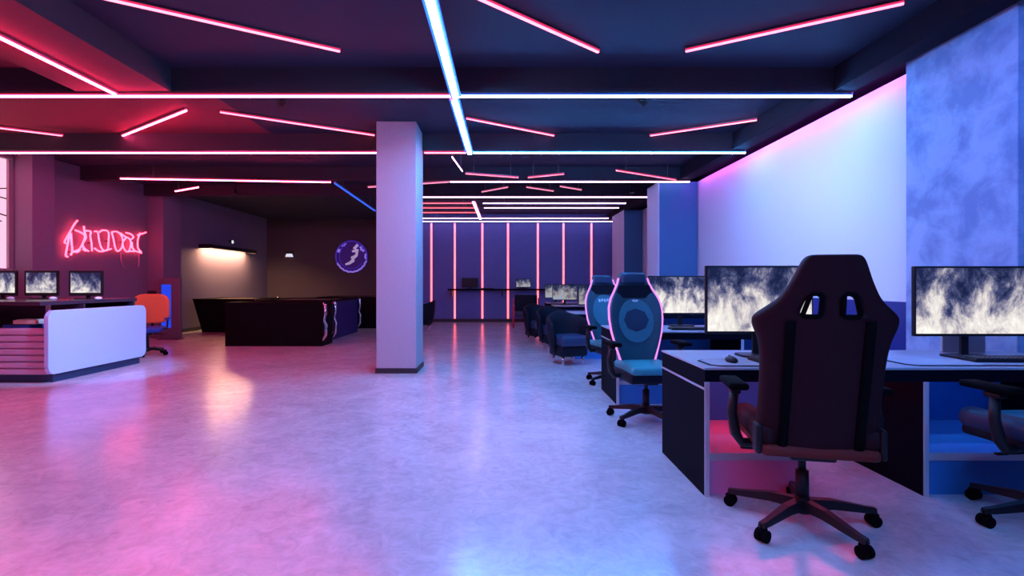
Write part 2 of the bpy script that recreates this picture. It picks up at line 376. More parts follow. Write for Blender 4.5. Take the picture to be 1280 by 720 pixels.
# behind the viewer the same pattern carries on
for y in (.53, -1.77):
    strip((-7.7, y, ZS), (-.6, y, ZS), .055, M['L_red'], 'red light strip across the ceiling behind the viewer', BG)
    strip((-.3, y, ZS), (3.6, y, ZS), .055, M['L_blue'], 'blue light strip across the ceiling behind the viewer', BG)
# cove light over the white wall
c = thing('cove_light', (3.63, 6.2, 3.20), 0, 'pink cove light hidden in the soffit along the top of the white wall', 'cove light')
MB().bb(-.012, .012, -1.55, 3.5, .02, .035).build('diffuser', M['L_cove'], c)
MB().bb(-.02, .02, -1.55, 3.5, .035, .04).build('housing', M['alu'], c)
# upright lines on the rear wall
names = ('leftmost', 'second from left', 'third from left', 'middle', 'third from right', 'second from right', 'rightmost')
for i, x in enumerate((-2.14, -1.41, -.55, .25, 1.18, 1.98, 2.85)):
    r = thing('wall_light_strip', (x, YB-.03, 0), 0, 'upright salmon light strip on the navy rear wall, %s of seven' % names[i], 'light strip', 'upright light strips on the rear wall')
    z0 = .62 if i == 0 else .11
    MB().bb(-.028, .028, -.02, .0, z0, 3.08, bev=.006).build('diffuser', M['L_salmon'], r)
    MB().bb(-.032, .032, .0, .029, z0-.01, 3.10).build('housing', M['alu'], r)

# ------------------------------------------------------------------ gaming chair pieces
def chair_base(r, ang0, R=.33, m=None):
    m = m or M['metalblk']
    MB().cyl((0, 0, .065), (0, 0, .14), .045, .034, n=24).build('hub', m, r, True)
    for k in range(5):
        a = math.radians(ang0+72*k); u = Vector((math.cos(a), math.sin(a), 0))
        b = MB()
        side = Vector((-u.y, u.x, 0)); secs = [(.03, .105, .030, .024), (.14, .105, .026, .021), (R-.04, .082, .019, .014), (R+.01, .078, .018, .012)]
        rings = []
        for d, z, hw, hh in secs:
            p = u*d+Vector((0, 0, z))
            rings.append([b.b.verts.new(p+side*sx*hw*(.7 if sz > 0 else 1)+Vector((0, 0, sz*hh))) for sx, sz in ((-1, -1), (1, -1), (1, 1), (-1, 1))])
        for i in range(3):
            for j in range(4): b.b.faces.new((rings[i][j], rings[i][(j+1) % 4], rings[i+1][(j+1) % 4], rings[i+1][j]))
        b.b.faces.new(rings[0][::-1]); b.b.faces.new(rings[-1])
        leg = b.build('base_leg', m, r)
        w = MB(); c = u*R
        for sd in (-.016, .016): w.cyl(c+side*(sd-.010)+Vector((0, 0, .029)), c+side*(sd+.010)+Vector((0, 0, .029)), .029, n=18)
        w.cyl(c+Vector((0, 0, .03)), c+Vector((0, 0, .08)), .011, n=10)
        w.box(c+Vector((0, 0, .052)), (.05, .028, .022), a, .008)
        w.build('caster', M['blacksoft'], leg)
def lift(r, z1=.37):
    MB().cyl((0, 0, .13), (0, 0, .27), .030, n=20).cyl((0, 0, .26), (0, 0, z1), .018, n=16).build('gas_lift', M['black'], r, True)
    MB().box((0, -.01, z1+.012), (.20, .30, .045), bev=.012).box((0, .09, z1-.012), (.12, .10, .03), bev=.01).build('tilt_mechanism', M['metalblk'], r)
    MB().tube([(-.05, 0, z1), (-.17, .02, z1-.01), (-.24, .03, z1-.015)], .007).box((-.25, .03, z1-.015), (.06, .022, .012), bev=.004).build('lever', M['black'], r)
def armrest(r, s, x=.31, padz=.68, z0=.40):
    b = MB().tube([(s*.20, -.02, z0), (s*(x-.03), -.02, z0-.005), (s*x, -.02, z0+.04), (s*(x+.015), -.01, z0+.14), (s*x, 0, padz-.03)], [.022, .024, .026, .024, .022], n=10, flat=1.0)
    b.box((s*x, 0, padz-.035), (.05, .08, .03), bev=.01)
    a = b.build('armrest', M['black'], r, True)
    p = MB().box((s*x, .02, padz), (.095, .26, .035), bev=.016, seg=3).build('arm_pad', M['blacksoft'], a, True)
    return a
def shell(rows, hole, t=.075, wing=.07, rec=.2, zr=.42, y0=-.235, fat=None):
    """rows: (z, W, ho, hi); hole = (row index first, last) of the two openings, or None"""
    b = bmesh.new(); F_, B_ = [], []
    for (z, W, ho, hi) in rows:
        xs = [-W, -(W*.62+ho*.38), -ho, -(ho+hi)/2, -hi, 0, hi, (ho+hi)/2, ho, W*.62+ho*.38, W]
        fr, bk = [], []
        for x in xs:
            q = abs(x)/max(W, .01)
            yb = y0-(z-zr)*rec+wing*.75*q*q*(W/.3)**2
            th = t*(1+.55*q**3*(1 if W > .2 else .1))*(.9 if q > .99 else 1)
            bk.append(b.verts.new((x, yb, z))); fr.append(b.verts.new((x, yb+th, z)))
        F_.append(fr); B_.append(bk)
    n = 10
    def hol(i, j): return hole is not None and hole[0] <= i < hole[1] and j in (2, 3, 6, 7)
    R = len(rows)
    for i in range(R-1):
        for j in range(n):
            if hol(i, j): continue
            b.faces.new((F_[i][j], F_[i][j+1], F_[i+1][j+1], F_[i+1][j]))
            b.faces.new((B_[i][j], B_[i+1][j], B_[i+1][j+1], B_[i][j+1]))
            for (di, dj, a, c) in ((0, -1, (i, j), (i+1, j)), (0, 1, (i, j+1), (i+1, j+1)), (-1, 0, (i, j), (i, j+1)), (1, 0, (i+1, j), (i+1, j+1))):
                ii, jj = i+di, j+dj
                if not (0 <= ii < R-1 and 0 <= jj < n) or hol(ii, jj):
                    b.faces.new((F_[a[0]][a[1]], F_[c[0]][c[1]], B_[c[0]][c[1]], B_[a[0]][a[1]]))
    m = MB(); m.b.free(); m.b = b
    return m
def yb_at(x, z, W, rec=.2, zr=.42, y0=-.235, wing=.07):
    q = abs(x)/W; return y0-(z-zr)*rec+wing*.75*q*q*(W/.3)**2

def bucket_chair(name, loc, rz, label, ang0, shellm='brown', seatm='maroon2', backm='maroon'):
    """racing style chair with two openings under the head part"""
    r = thing(name, loc, rz, label, 'gaming chair')
    chair_base(r, ang0, .34); lift(r)
    # seat: red-brown shell + cushion with raised sides
    MB().box((0, .0, .425), (.50, .50, .055), bev=.025, seg=3).build('seat_shell', M[shellm], r, True)
    s = MB().box((0, .02, .475), (.36, .50, .085), bev=.035, seg=3)
    s.build('seat', M[seatm], r, True)
    for sd in (-1, 1): MB().box((sd*.215, .01, .490), (.11, .50, .115), bev=.05, seg=4).build('side_bolster', M[backm], r, True)
    rows = [(.395, .235, .10, .045), (.41, .253, .11, .045), (.50, .262, .11, .045), (.65, .256, .11, .045), (.80, .256, .11, .045), (.90, .262, .11, .045), (.96, .276, .11, .045),
            (1.005, .298, .112, .045), (1.04, .302, .113, .044), (1.06, .292, .113, .043), (1.085, .262, .108, .043), (1.115, .222, .100, .042), (1.145, .196, .088, .042), (1.158, .188, .084, .042), (1.20, .165, .075, .04),
            (1.25, .143, .065, .035), (1.29, .127, .06, .03), (1.315, .112, .055, .03), (1.325, .09, .045, .025)]
    shell(rows, (9, 12), t=.065).build('backrest', M[backm], r, True, 2)
    # black seams down the back, frames of the openings, middle panel
    for sd in (-1, 1):
        pts = [(sd*.158, yb_at(.158, z, W)-.004, z) for z, W in ((.43, .25), (.55, .26), (.70, .262), (.85, .27), (.97, .29), (1.035, .303))]
        MB().tube(pts, .022, n=8, flat=.5, up=(0, 1, 0)).build('seam_strip', M['blacksoft'], r, True)
        loop = [(.113, 1.062), (.090, 1.145), (.080, 1.156), (.050, 1.156), (.042, 1.145), (.044, 1.066), (.052, 1.056), (.105, 1.056), (.113, 1.062)]
        MB().tube([(sd*x, yb_at(x, z, .29 if z < 1.1 else .19)+.004, z) for x, z in loop], .011, n=8).build('opening_frame', M['blacksoft'], r, True)
        MB().box((sd*.258, -.20, .475), (.03, .08, .14), bev=.014, seg=3).build('hinge_cover', M['black'], r, True)
        armrest(r, sd, .315, .69)
    MB().tube([(x, yb_at(x, .43, .25)-.001, .432) for x in (-.15, -.08, 0, .08, .15)], .007, n=6).build('back_piping', M['blacksoft'], r, True)
    return r
def led_chair(name, loc, rz, label, ang0, patch=True):
    """oval backed chair with glowing side piping, facing local +Y"""
    r = thing(name, loc, rz, label, 'gaming chair', 'oval backed chairs with pink edges')
    chair_base(r, ang0, .33); lift(r, .36)
    MB().box((0, 0, .405), (.46, .48, .09), bev=.03, seg=3).build('seat_shell', M['blkleather'], r, True)
    MB().box((0, .02, .470), (.44, .50, .07), bev=.032, seg=4).build('seat', M['tealseat'], r, True)
    prof = [(.47, .150), (.55, .175), (.65, .205), (.76, .235), (.88, .250), (.98, .248), (1.06, .225), (1.13, .185), (1.20, .150), (1.25, .135), (1.29, .128), (1.305, .11)]
    rows = [(z, W, W*.55, W*.25) for z, W in prof]
    kw = dict(t=.055, wing=.05, rec=.17, zr=.45, y0=-.24)
    shell(rows, None, **kw).build('backrest', M['teal'], r, True, 2)
    def yf(x, z, W): return -.24-(z-.45)*.17+.05*.75*(abs(x)/W)**2*(W/.3)**2+.055
    for sd in (-1, 1):
        pts = [(sd*(W+.004), yf(W, z, W)-.01, z) for z, W in prof[:-2]]
        MB().tube(pts, .010, n=8).build('light_piping', M['L_pipe'], r, True)
    # dark head cushion band, pale oval pad with a darker hexagon
    hp = MB(); hp.box((0, yf(0, 1.245, .15)+.012, 1.245), (.235, .05, .10), bev=.03, seg=3, rot=Matrix.Rotation(.17, 3, 'X')); hp.build('head_pillow', M['navyleather'], r, True)
    hb = MB().prism([(-.145, 1.185), (.145, 1.185), (.18, 1.10), (.13, 1.065), (-.13, 1.065), (-.18, 1.10)], 'Y', 0, .014).build('neck_panel', M['blkleather'], r)
    hb.location = (0, yf(0, 1.12, .2)+.004, 0)
    ov = [(.165*math.cos(t), .86+.20*math.sin(t)) for t in [2*PI*i/28 for i in range(28)]]
    p = MB()
    def slab(poly, dy, d):
        A = [p.b.verts.new((x, yf(x, z, .25)+dy, z)) for x, z in poly]; B = [p.b.verts.new((x, yf(x, z, .25)+dy-d, z)) for x, z in poly]
        n = len(poly); p.b.faces.new(A); p.b.faces.new(B[::-1])
        for i in range(n): p.b.faces.new((A[i], A[(i+1) % n], B[(i+1) % n], B[i]))
    slab(ov, .016, .02); p.build('back_pad', M['tealpad'], r)
    if patch:
        p = MB(); slab([(.118*math.cos(t), .865+.105*math.sin(t)*1.0) for t in [2*PI*i/8 for i in range(8)]], .024, .02); p.build('octagon_patch', M['navyleather'], r)
        p = MB(); slab([(-.03, 1.045), (-.012, 1.052), (0, 1.045), (.012, 1.052), (.03, 1.045), (.02, 1.032), (-.02, 1.032)], .030, .016); p.build('small_emblem', M['logow'], r)
    else:
        p = MB()
        for k in range(5): slab([(-.09+.036*k, 1.0+.008*(k % 2)), (-.066+.036*k, 1.012), (-.062+.036*k, .975), (-.085+.036*k, .968+.01*(k % 2))], .026, .014)
        p.build('white_emblem', M['logow'], r)
    for sd in (-1, 1): armrest(r, sd, .31, .68, .40)
    return r
D2 = math.radians
bucket_chair('gaming_chair', (1.51, 2.60, 0), D2(-12), 'large maroon racing style gaming chair seen from behind, at the front desk', 68+12)
g2 = bucket_chair('gaming_chair', (2.74, 2.57, 0), D2(4), 'dark gaming chair cut off by the right edge of the photo', 180-4, 'blkleather', 'tealpad', 'navyleather')
led_chair('gaming_chair', (1.28, 4.56, 0), D2(180+6), 'teal oval gaming chair with octagon patch, facing the viewer behind the front desk', 146-186+0)
led_chair('gaming_chair', (1.37, 6.3, 0), D2(180+12), 'teal gaming chair with white emblem, half hidden behind the octagon patch chair', 20, False)

# ------------------------------------------------------------------ desks, monitors, keyboards
def desk(X0, Y0, label, n=2, mw=1.235, dep=.78, lit=False):
    r = thing('gaming_desk', (X0, Y0, 0), 0, label, 'desk')
    W = n*mw-.03
    if X0+W > 3.57: W = 3.57-X0
    MB().bb(0, W, 0, dep, .712, .726, bev=.004).build('desktop', M['desktop'], r)
    MB().bb(.002, W-.002, .004, dep-.002, .645, .712).build('apron', M['deskblk'], r)
    MB().bb(-.004, 0, 0, dep, .600, .612).bb(-.004, .0, 0, dep, .716, .724).build('edge_trim', M['edge'], r)
    xs = [0]+[mw*k for k in range(1, n)]+[W-.026]
    for k, x in enumerate(xs):
        p = MB().bb(x, x+.026, .004, dep-.01, 0, .645).build('side_panel', M['deskblk'], r)
        MB().bb(x-.001, x+.027, -.002, .004, 0, .645).build('front_edge', M['edge'], p)
    for k in range(n):
        x0 = xs[k]+.028; x1 = xs[k+1]-.002
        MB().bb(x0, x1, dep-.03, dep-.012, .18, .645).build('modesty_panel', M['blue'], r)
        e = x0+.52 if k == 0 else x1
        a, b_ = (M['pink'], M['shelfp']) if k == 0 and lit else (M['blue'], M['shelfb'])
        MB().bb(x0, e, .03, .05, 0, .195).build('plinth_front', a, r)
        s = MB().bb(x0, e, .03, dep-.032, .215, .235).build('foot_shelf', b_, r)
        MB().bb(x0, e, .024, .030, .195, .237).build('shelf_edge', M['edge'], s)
    return r
GD = 'gaming desks in rows'
desk(1.154, 2.93, 'front row black gaming desk with silver edges and foot shelves coloured as lit pink and blue', lit=True)
desk(1.154, 5.15, 'second row black gaming desk, behind the octagon patch chair')
desk(1.154, 8.25, 'third row black gaming desk beyond the white emblem chair')
desk(1.154, 10.95, 'fourth row black gaming desk, beside the two blue-shaded columns')
desk(1.154, 12.65, 'last row black gaming desk, nearest the navy rear wall', 1)

def monitor(name, loc, rz, w, h, z0, label, group, scr=None, bz=.012):
    """screen facing local -Y, standing on its foot at loc"""
    r = thing(name, loc, rz, label, 'monitor', group)
    b = MB()
    b.box((0, .02, z0+h/2), (w, .028, h), bev=.006).box((0, .045, z0+h/2), (w*.55, .04, h*.55), bev=.015)
    b.build('casing', M['black'], r)
    MB().bb(-w/2+bz, w/2-bz, .002, .0055, z0+bz*1.5, z0+h-bz).build('screen', scr or M['scr'], r)
    MB().box((0, .055, (z0+h*.4)/2), (.05, .022, z0+h*.4), bev=.006).build('stand', M['black'], r)
    MB().prism(rrect(-.13, .13, -.07, .12, .05), 'Z', 0, .012).build('foot', M['black'], r)
    return r
MG = 'gaming monitors on the desks'
DT = .727
monitor('gaming_monitor', (1.69, 3.38, DT), D2(0), .70, .445, .145, 'large wide gaming monitor behind the maroon chair, showing white flames', MG)
monitor('gaming_monitor', (3.01, 3.32, DT), D2(0), .72, .45, .135, 'large gaming monitor at the right edge of the photo, before the plaster column', MG)
monitor('gaming_monitor', (2.02, 5.78, DT), D2(0), .74, .43, .13, 'gaming monitor on the second row desk, right of the octagon patch chair', MG)
monitor('gaming_monitor', (3.12, 5.78, DT), D2(0), .70, .43, .13, 'gaming monitor on the second row desk, hidden nearest the white wall', MG)
for y, t, xs in ((8.9, 'third', (1.62, 2.5)), (11.6, 'fourth', (1.45, 2.3)), (13.2, 'last', (1.42,))):
    for k, x in enumerate(xs):
        monitor('gaming_monitor', (x, y, DT), 0, .56, .36, .10, '%s monitor on the %s row desk' % (('bluish aisle side', 'bluish wall side')[k], t), MG, M['scr2'])

def keyboard(loc, rz, label, w=.40):
    r = thing('keyboard', loc, rz, label, 'keyboard', 'keyboards on the desks')
    MB().box((0, 0, .010), (w, .145, .018), bev=.005).build('case', M['black'], r)
    k = MB()
    for i in range(14):
        for j in range(5): k.box((-w/2+.022+(w-.044)*i/13, -.055+.0275*j, .022), ((w-.044)/13*.82, .021, .008), bev=.002, seg=1)
    k.build('keycaps', M['key'], r)
    return r
def mouse(loc, rz, label):
    r = thing('computer_mouse', loc, rz, label, 'mouse', 'computer mice')
    MB().ball((0, 0, .012), (.062, .115, .045)).build('shell', M['black'], r, True)
    MB().cyl((-.004, .03, .033), (.004, .03, .033), .007, n=12).build('wheel', M['alu'], r)
    return r
def mousepad(loc, rz, label, w, d, cut):
    r = thing('mouse_pad', loc, rz, label, 'mouse pad', 'desk pads')
    def poly(e): return [(-w/2+cut, -d/2+e), (w/2-cut, -d/2+e), (w/2-e, -d/2+cut), (w/2-e, d/2-cut), (w/2-cut, d/2-e), (-w/2+cut, d/2-e), (-w/2+e, d/2-cut), (-w/2+e, -d/2+cut)]
    MB().prism(poly(0), 'Z', 0, .004).build('border', M['padB'], r)
    MB().prism(poly(.016), 'Z', .004, .0055).build('cloth', M['padA'], r)
    return r
mousepad((1.62, 3.10, DT), 0, 'grey desk pad with cut corners and black edge at the left front seat', .82, .27, .05)
keyboard((1.72, 3.13, DT+.006), D2(3), 'black keyboard on the left desk pad, beside the maroon chair')
mouse((1.38, 3.10, DT+.006), 0, 'black mouse on the left desk pad')
mousepad((2.80, 3.12, DT), 0, 'grey desk pad with black edge at the right front seat', .88, .28, .05)
keyboard((3.02, 3.14, DT+.006), D2(-3), 'black keyboard under the monitor at the right edge')
keyboard((1.95, 5.36, DT), 0, 'black keyboard on the second row desk')
kb = thing('display_board', (3.22, 3.62, DT), 0, 'low pale grey board leaning behind the right monitor stand', 'board')
MB().box((0, 0, .065), (.30, .025, .13), bev=.004).build('panel', M['greybox'], kb)
MB().box((0, .0, .132), (.305, .032, .008), bev=.002).build('rim', M['edge'], kb)

# ------------------------------------------------------------------ tub armchairs farther back
def tub_chair(loc, rz, label):
    r = thing('tub_chair', loc, rz, label, 'armchair', 'dark tub chairs')
    # curved wrap-around back, open to local +Y
    b = MB(); n = 16; I, O = [], []
    for k in range(n+1):
        a = D2(-20+220*k/n)+PI; c, s = math.cos(a), math.sin(a)
        h = .80-.16*abs(k/n-.5)*2 if True else 0
        fl = .92
        col = []
        for (rr, z) in ((.26, .14), (.33, .45), (.345, h-.03), (.32, h), (.27, h-.02), (.25, .44), (.22, .16)):
            col.append(b.b.verts.new((rr*c, rr*s*fl, z)))
        I.append(col)
    for k in range(n):
        for j in range(7): b.b.faces.new((I[k][j], I[k][(j+1) % 7], I[k+1][(j+1) % 7], I[k+1][j]))
    b.b.faces.new(I[0]); b.b.faces.new(I[-1][::-1])
    b.build('backrest', M['blkleather'], r, True, 1)
    MB().box((0, .03, .36), (.46, .46, .16), bev=.05, seg=3).build('seat', M['navyleather'], r, True)
    MB().box((0, 0, .21), (.44, .42, .16), bev=.03).build('seat_base', M['blkleather'], r, True)
    for sx in (-1, 1):
        for sy in (-1, 1): MB().cyl((sx*.17, sy*.16, 0), (sx*.16, sy*.15, .15), .016, .022, n=12).build('leg', M['chrome'], r, True)
    return r
TG = 'dark tub chairs'
t0 = tub_chair((1.02, 7.78, 0), D2(200), 'black tub chair at the aisle end, right behind the white emblem chair')
copy_to(t0, (.98, 9.45, 0), D2(195), 'black tub chair at the aisle, second of the line behind the gaming chairs', TG)
copy_to(t0, (.80, 10.7, 0), D2(205), 'black tub chair at the aisle, third of the line, beside the fourth row desk', TG)
copy_to(t0, (-2.0, 13.6, 0), D2(90), 'black tub chair mostly hidden behind the square column', TG)
# chair with red metal frame at the rear
r = thing('cantilever_chair', (.72, 14.2, 0), D2(180), 'dark armchair on a red tubular frame before the rear wall', 'armchair')
MB().box((0, -.20, .62), (.62, .10, .55), bev=.04, seg=3).build('backrest', M['blkleather'], r, True)
MB().box((0, .05, .38), (.62, .52, .14), bev=.04, seg=3).build('seat', M['navyleather'], r, True)
for s in (-1, 1):
    MB().tube([(s*.34, -.22, .80), (s*.35, -.24, .30), (s*.36, -.26, .02), (s*.36, .28, .02), (s*.35, .24, .32), (s*.34, .22, .58), (s*.34, -.2, .60)], .016).build('side_frame', mat('red_metal', (.6, .02, .05), .3, .3), r, True)

# counter with monitors along the rear wall
r = thing('wall_counter', (-.15, YB-.05, 0), 0, 'narrow dark bar counter fixed along the navy rear wall', 'counter')
MB().bb(-1.45, 1.8, -.32, -.0, .99, 1.04, bev=.006).build('worktop', M['deskblk'], r)
for x in (-1.35, .2, 1.7): MB().bb(x, x+.03, -.28, -.0, .80, .99).build('bracket', M['metalblk'], r)
monitor('bar_monitor', (-.92, YB-.24, 1.041), 0, .50, .28, .05, 'small monitor standing alone on the rear wall counter', 'monitors on the rear counter', M['black'])
keyboard((-.40, YB-.25, 1.041), 0, 'pale lit keyboard on the rear wall counter', .36)
monitor('bar_monitor', (.72, YB-.24, 1.041), 0, .46, .27, .04, 'small monitor on the rear counter above the red framed chair', 'monitors on the rear counter', M['scr2'])

# ------------------------------------------------------------------ reception desk
r = thing('reception_desk', (-5.4, 6.22, 0), 0, 'long reception desk with white rounded end panel and ribbed mauve front', 'reception desk')
ep = MB().prism([(y, z) for y, z in rrect(0, 1.72, .10, .875, .10, 8)], 'X', -.06, .0); e = ep.build('end_panel', M['recep'], r)
bv = e.modifiers.new('bevel', 'BEVEL'); bv.width = .008; bv.segments = 2; bv.limit_method = 'ANGLE'
fp = MB(); fp.bb(-2.35, -.062, .06, .10, .10, .66)
for k in range(7): fp.bb(-2.35, -.062, .035, .06, .105+.08*k, .105+.08*k+.060, bev=.006)
fp.build('ribbed_front', M['rib'], r)
MB().bb(-2.35, -.11, .10, 1.62, 0, .10).bb(-.11, -.035, .10, 1.62, 0, .098).build('plinth', M['navyleather'], r)
MB().bb(-2.35, -.062, .10, .62, .60, .64).build('shelf', M['counter'], r)
MB().bb(-2.35, -.062, .60, .63, .10, .93).build('shelf_back', M['counter'], r)
MB().bb(-2.36, -.10, .0, 1.66, .935, .985, bev=.006).build('counter_top', M['counter'], r)
for x in (-2.3, -.14): MB().bb(x, x+.03, .12, .16, .66, .935).build('post', M['chrome'], r)
MB().bb(-2.30, -.09, 1.56, 1.60, .10, .935).build('rear_panel', M['counter'], r)
# things on the open shelf
def shelf_item(name, x, y, z, d, m, label, cat, m2=None):
    q = thing(name, (x, y, z), 0, label, cat)
    MB().box((0, 0, d[2]/2), d, bev=.008).build('body', m, q)
    MB().box((0, -.002, d[2]+.004), (d[0]*.8, d[1]*.8, .008), bev=.003).build('lid', m2 or M['black'], q)
    return q
shelf_item('storage_box', -5.95, 6.50, .642, (.34, .22, .05), M['bluefab'], 'flat blue box on the open reception shelf', 'box')
shelf_item('paper_stack', -5.83, 6.46, .701, (.28, .18, .05), M['cream'], 'cream stack of papers on top of the flat blue box', 'papers', M['cream'])
shelf_item('card_reader', -6.42, 6.46, .642, (.24, .20, .12), M['black'], 'black device at the left of the open reception shelf', 'device')
shelf_item('cash_box', -6.85, 6.48, .642, (.26, .22, .15), M['metalblk'], 'dark box at the far left of the reception shelf', 'box')
for k, (x, t) in enumerate(((-6.98, 'leftmost of the three, cut off'), (-6.40, 'middle of the three'), (-5.78, 'rightmost of the three'))):
    monitor('reception_monitor', (x, 7.25, .986), D2(4), .45, .35, .045, 'small squarish monitor on the reception counter, %s' % t, 'monitors on the reception counter', None, .028)
    m_ = MB().ball((0, 0, .015), (.07, .11, .045)).build('computer_mouse', M['paper'])
    m_.location = (x+.28, 7.12, .985); tag(m_, 'white mouse beside the reception monitor, %s' % t.split(',')[0].replace('monitor', ''), 'mouse', 'white mice on the reception counter')

# orange office chair behind the reception
r = thing('office_chair', (-5.92, 8.72, 0), D2(200), 'office chair with orange rounded back and blue seat behind the reception desk', 'office chair')
chair_base(r, 20, .30); lift(r, .36)
MB().box((0, .0, .43), (.48, .46, .09), bev=.04, seg=3).build('seat', M['bluefab'], r, True)
o = MB().prism(rrect(-.27, .27, .52, 1.02, .15, 8), 'Y', -.29, -.22).build('backrest', M['orange'], r)
bv = o.modifiers.new('bevel', 'BEVEL'); bv.width = .02; bv.segments = 3; bv.limit_method = 'ANGLE'; bv.angle_limit = D2(50)
MB().tube([(0, -.05, .38), (0, -.30, .40), (0, -.33, .55), (0, -.31, .80)], .022, n=10, flat=.6).build('back_support', M['black'], r, True)
MB().box((0, -.30, 1.05), (.14, .03, .06), bev=.01).build('hanger_grip', M['black'], r)
for s in (-1, 1): 
    a = MB().tube([(s*.20, 0, .42), (s*.29, 0, .44), (s*.30, 0, .60)], .015).build('armrest', M['black'], r, True)
    MB().box((s*.30, .02, .61), (.06, .22, .025), bev=.01).build('arm_pad', M['bluefab'], a, True)

# grey partition with a blue light behind the office chair
r = thing('partition_screen', (-6.90, 11.2, 0), 0, 'low grey partition with glowing blue edge behind the orange chair', 'partition')
MB().bb(-.42, .03, -.04, .04, .02, 1.32, bev=.008).build('panel', M['greypanel'], r)
MB().bb(-.36, -.16, -.052, -.041, .25, 1.18).build('light_panel', glow('cobalt_panel_light', (.01, .07, .95), .8), r)
MB().bb(-.42, .03, -.12, .12, 0, .02).build('foot', M['greypanel'], r)

# ------------------------------------------------------------------ game tables on the left
def game_table(x0, x1, y0, y1, h, m, label, taper=.0, cloth=True):
    cx, cy = (x0+x1)/2, (y0+y1)/2; w, d = (x1-x0)/2, (y1-y0)/2
    r = thing('game_table', (cx, cy, 0), 0, label, 'game table', 'dark game tables on the left')
    b = MB()
    lo = [(-w+taper, -d+taper*.5), (w-taper*.3, -d+taper*.5), (w-taper*.3, d-taper*.5), (-w+taper, d-taper*.5)]
    hi = [(-w, -d), (w, -d), (w, d), (-w, d)]
    A = [b.b.verts.new((x, y, .0)) for x, y in lo]; B = [b.b.verts.new((x, y, h-.03)) for x, y in hi]
    for i in range(4): b.b.faces.new((A[i], A[(i+1) % 4], B[(i+1) % 4], B[i]))
    b.b.faces.new(A[::-1]); b.b.faces.new(B)
    b.build('cabinet', m, r)
    rail = MB().bb(-w-.01, w+.01, -d-.01, -d+.10, h-.03, h+.01, bev=.008).bb(-w-.01, w+.01, d-.10, d+.01, h-.03, h+.01, bev=.008).bb(-w-.01, -w+.10, -d+.10, d-.10, h-.03, h+.01).bb(w-.10, w+.01, -d+.10, d-.10, h-.03, h+.01)
    rail.build('rail', M['tblk'], r)
    MB().bb(-w+.10, w-.10, -d+.10, d-.10, h-.03, h-.01).build('playfield', M['felt'], r)
    for sy in (-1, 1):
        c = MB()
        c.tube([(w-.02, sy*(d-.02), h+.015), (w+.05, sy*(d-.01), h-.04), (w+.06, sy*(d-.01), h-.20), (w+.03, sy*(d-.01), h-.34), (w+.07, sy*(d-.01), h-.42), (w+.06, sy*(d-.01), h-.62), (w-.0, sy*(d-.01), h-.72)], [.02, .03, .03, .025, .03, .03, .02], n=8)
        c.build('corner_casting', M['chrome'], r, True)
    return r
game_table(-5.26, -3.40, 9.95, 10.55, .83, M['tblk'], 'black game table nearest the viewer with chrome corner castings')
game_table(-5.2, -3.56, 11.0, 13.0, .84, M['tnavy'], 'navy sided game table right behind the black one')
game_table(-7.50, -6.0, 12.7, 14.1, .82, M['tblk'], 'black tapered game table by the left wall under the warm light', .18)
game_table(-4.9, -2.9, 13.9, 15.4, .83, M['tblk'], 'farthest black game table, beside the square column', .1)

# ------------------------------------------------------------------ wall lights, signs
r = thing('wall_washer_lamp', (XL, 14.7, 2.17), 0, 'long wall canopy lamp throwing warm light down the left rear wall', 'wall lamp')
MB().bb(.0, .34, -1.25, 1.25, .012, .05, bev=.006).bb(.325, .34, -1.25, 1.25, -.05, .012).bb(.0, .34, -1.25, -1.235, -.05, .012).bb(.0, .34, 1.235, 1.25, -.05, .012).build('canopy', M['metalblk'], r)
MB().bb(.12, .26, -1.15, 1.15, .0, .012).build('diffuser', M['L_warm'], r)
r = thing('wall_spotlight', (XL, 15.0, 2.42), 0, 'small pale spotlight above the warm wall lamp', 'spotlight')
MB().cyl((0, 0, 0), (.08, 0, 0), .05, n=16).build('mount', M['metalblk'], r); MB().cyl((.081, 0, -.02), (.10, 0, -.02), .05, .045, n=16).build('lens', M['L_exit'], r)
r = thing('emergency_light', (-7.02, 17.39, 2.14), 0, 'small white lit emergency light on the dark rear wall', 'emergency light')
MB().box((0, -.03, .06), (.26, .05, .14), bev=.01).build('casing', M['metalblk'], r)
MB().prism([(-.13, -.05), (.13, -.05), (.09, .055), (-.09, .055)], 'Y', -.08, -.056).build('lit_face', M['L_exit'], r)

# round violet emblem
r = thing('round_emblem_sign', (-4.95, 17.39, 2.10), 0, 'round glowing violet emblem on the dark rear wall', 'wall sign')
MB().cyl((0, -.005, 0), (0, -.06, 0), .54, n=48).build('disc', M['disc'], r)
ring = MB(); rw = MB()
def arc(mb, a0, a1, R, w, wob=.0):
    n = max(4, int(abs(a1-a0)/6)); pts = []
    for i in range(n+1):
        a = D2(a0+(a1-a0)*i/n); q = R+wob*math.sin(i*2.3)
        pts.append((q*math.cos(a), -.07, q*math.sin(a)))
    mb.tube(pts, w, n=6)
arc(ring, 0, 359, .52, .018); arc(ring, 150, 330, .40, .010); arc(ring, 20, 60, .44, .03, .03); arc(ring, 110, 160, .44, .02, .04)
arc(rw, 205, 345, .51, .030, .015); arc(rw, 22, 48, .43, .045, .03); arc(rw, 148, 162, .46, .05); arc(rw, 350, 372, .47, .03, .02); arc(rw, 112, 132, .45, .025, .03)
ring.build('ring', M['L_violet'], r, True); rw.build('ring_highlights', M['L_violetw'], r, True)
s = MB()
s.tube([(.22, -.08, .40), (.10, -.08, .27), (.20, -.08, .22), (.17, -.08, .04), (.04, -.08, -.05), (.06, -.08, -.13), (-.06, -.08, -.22), (-.19, -.08, -.26)], [.05, .055, .05, .05, .07, .06, .045, .03], n=8)
s.tube([(.03, -.08, .17), (.16, -.08, .20)], [.035, .045], n=8)
s.build('figure', mat('pale_figure', (.7, .65, .8), .5), r, True)
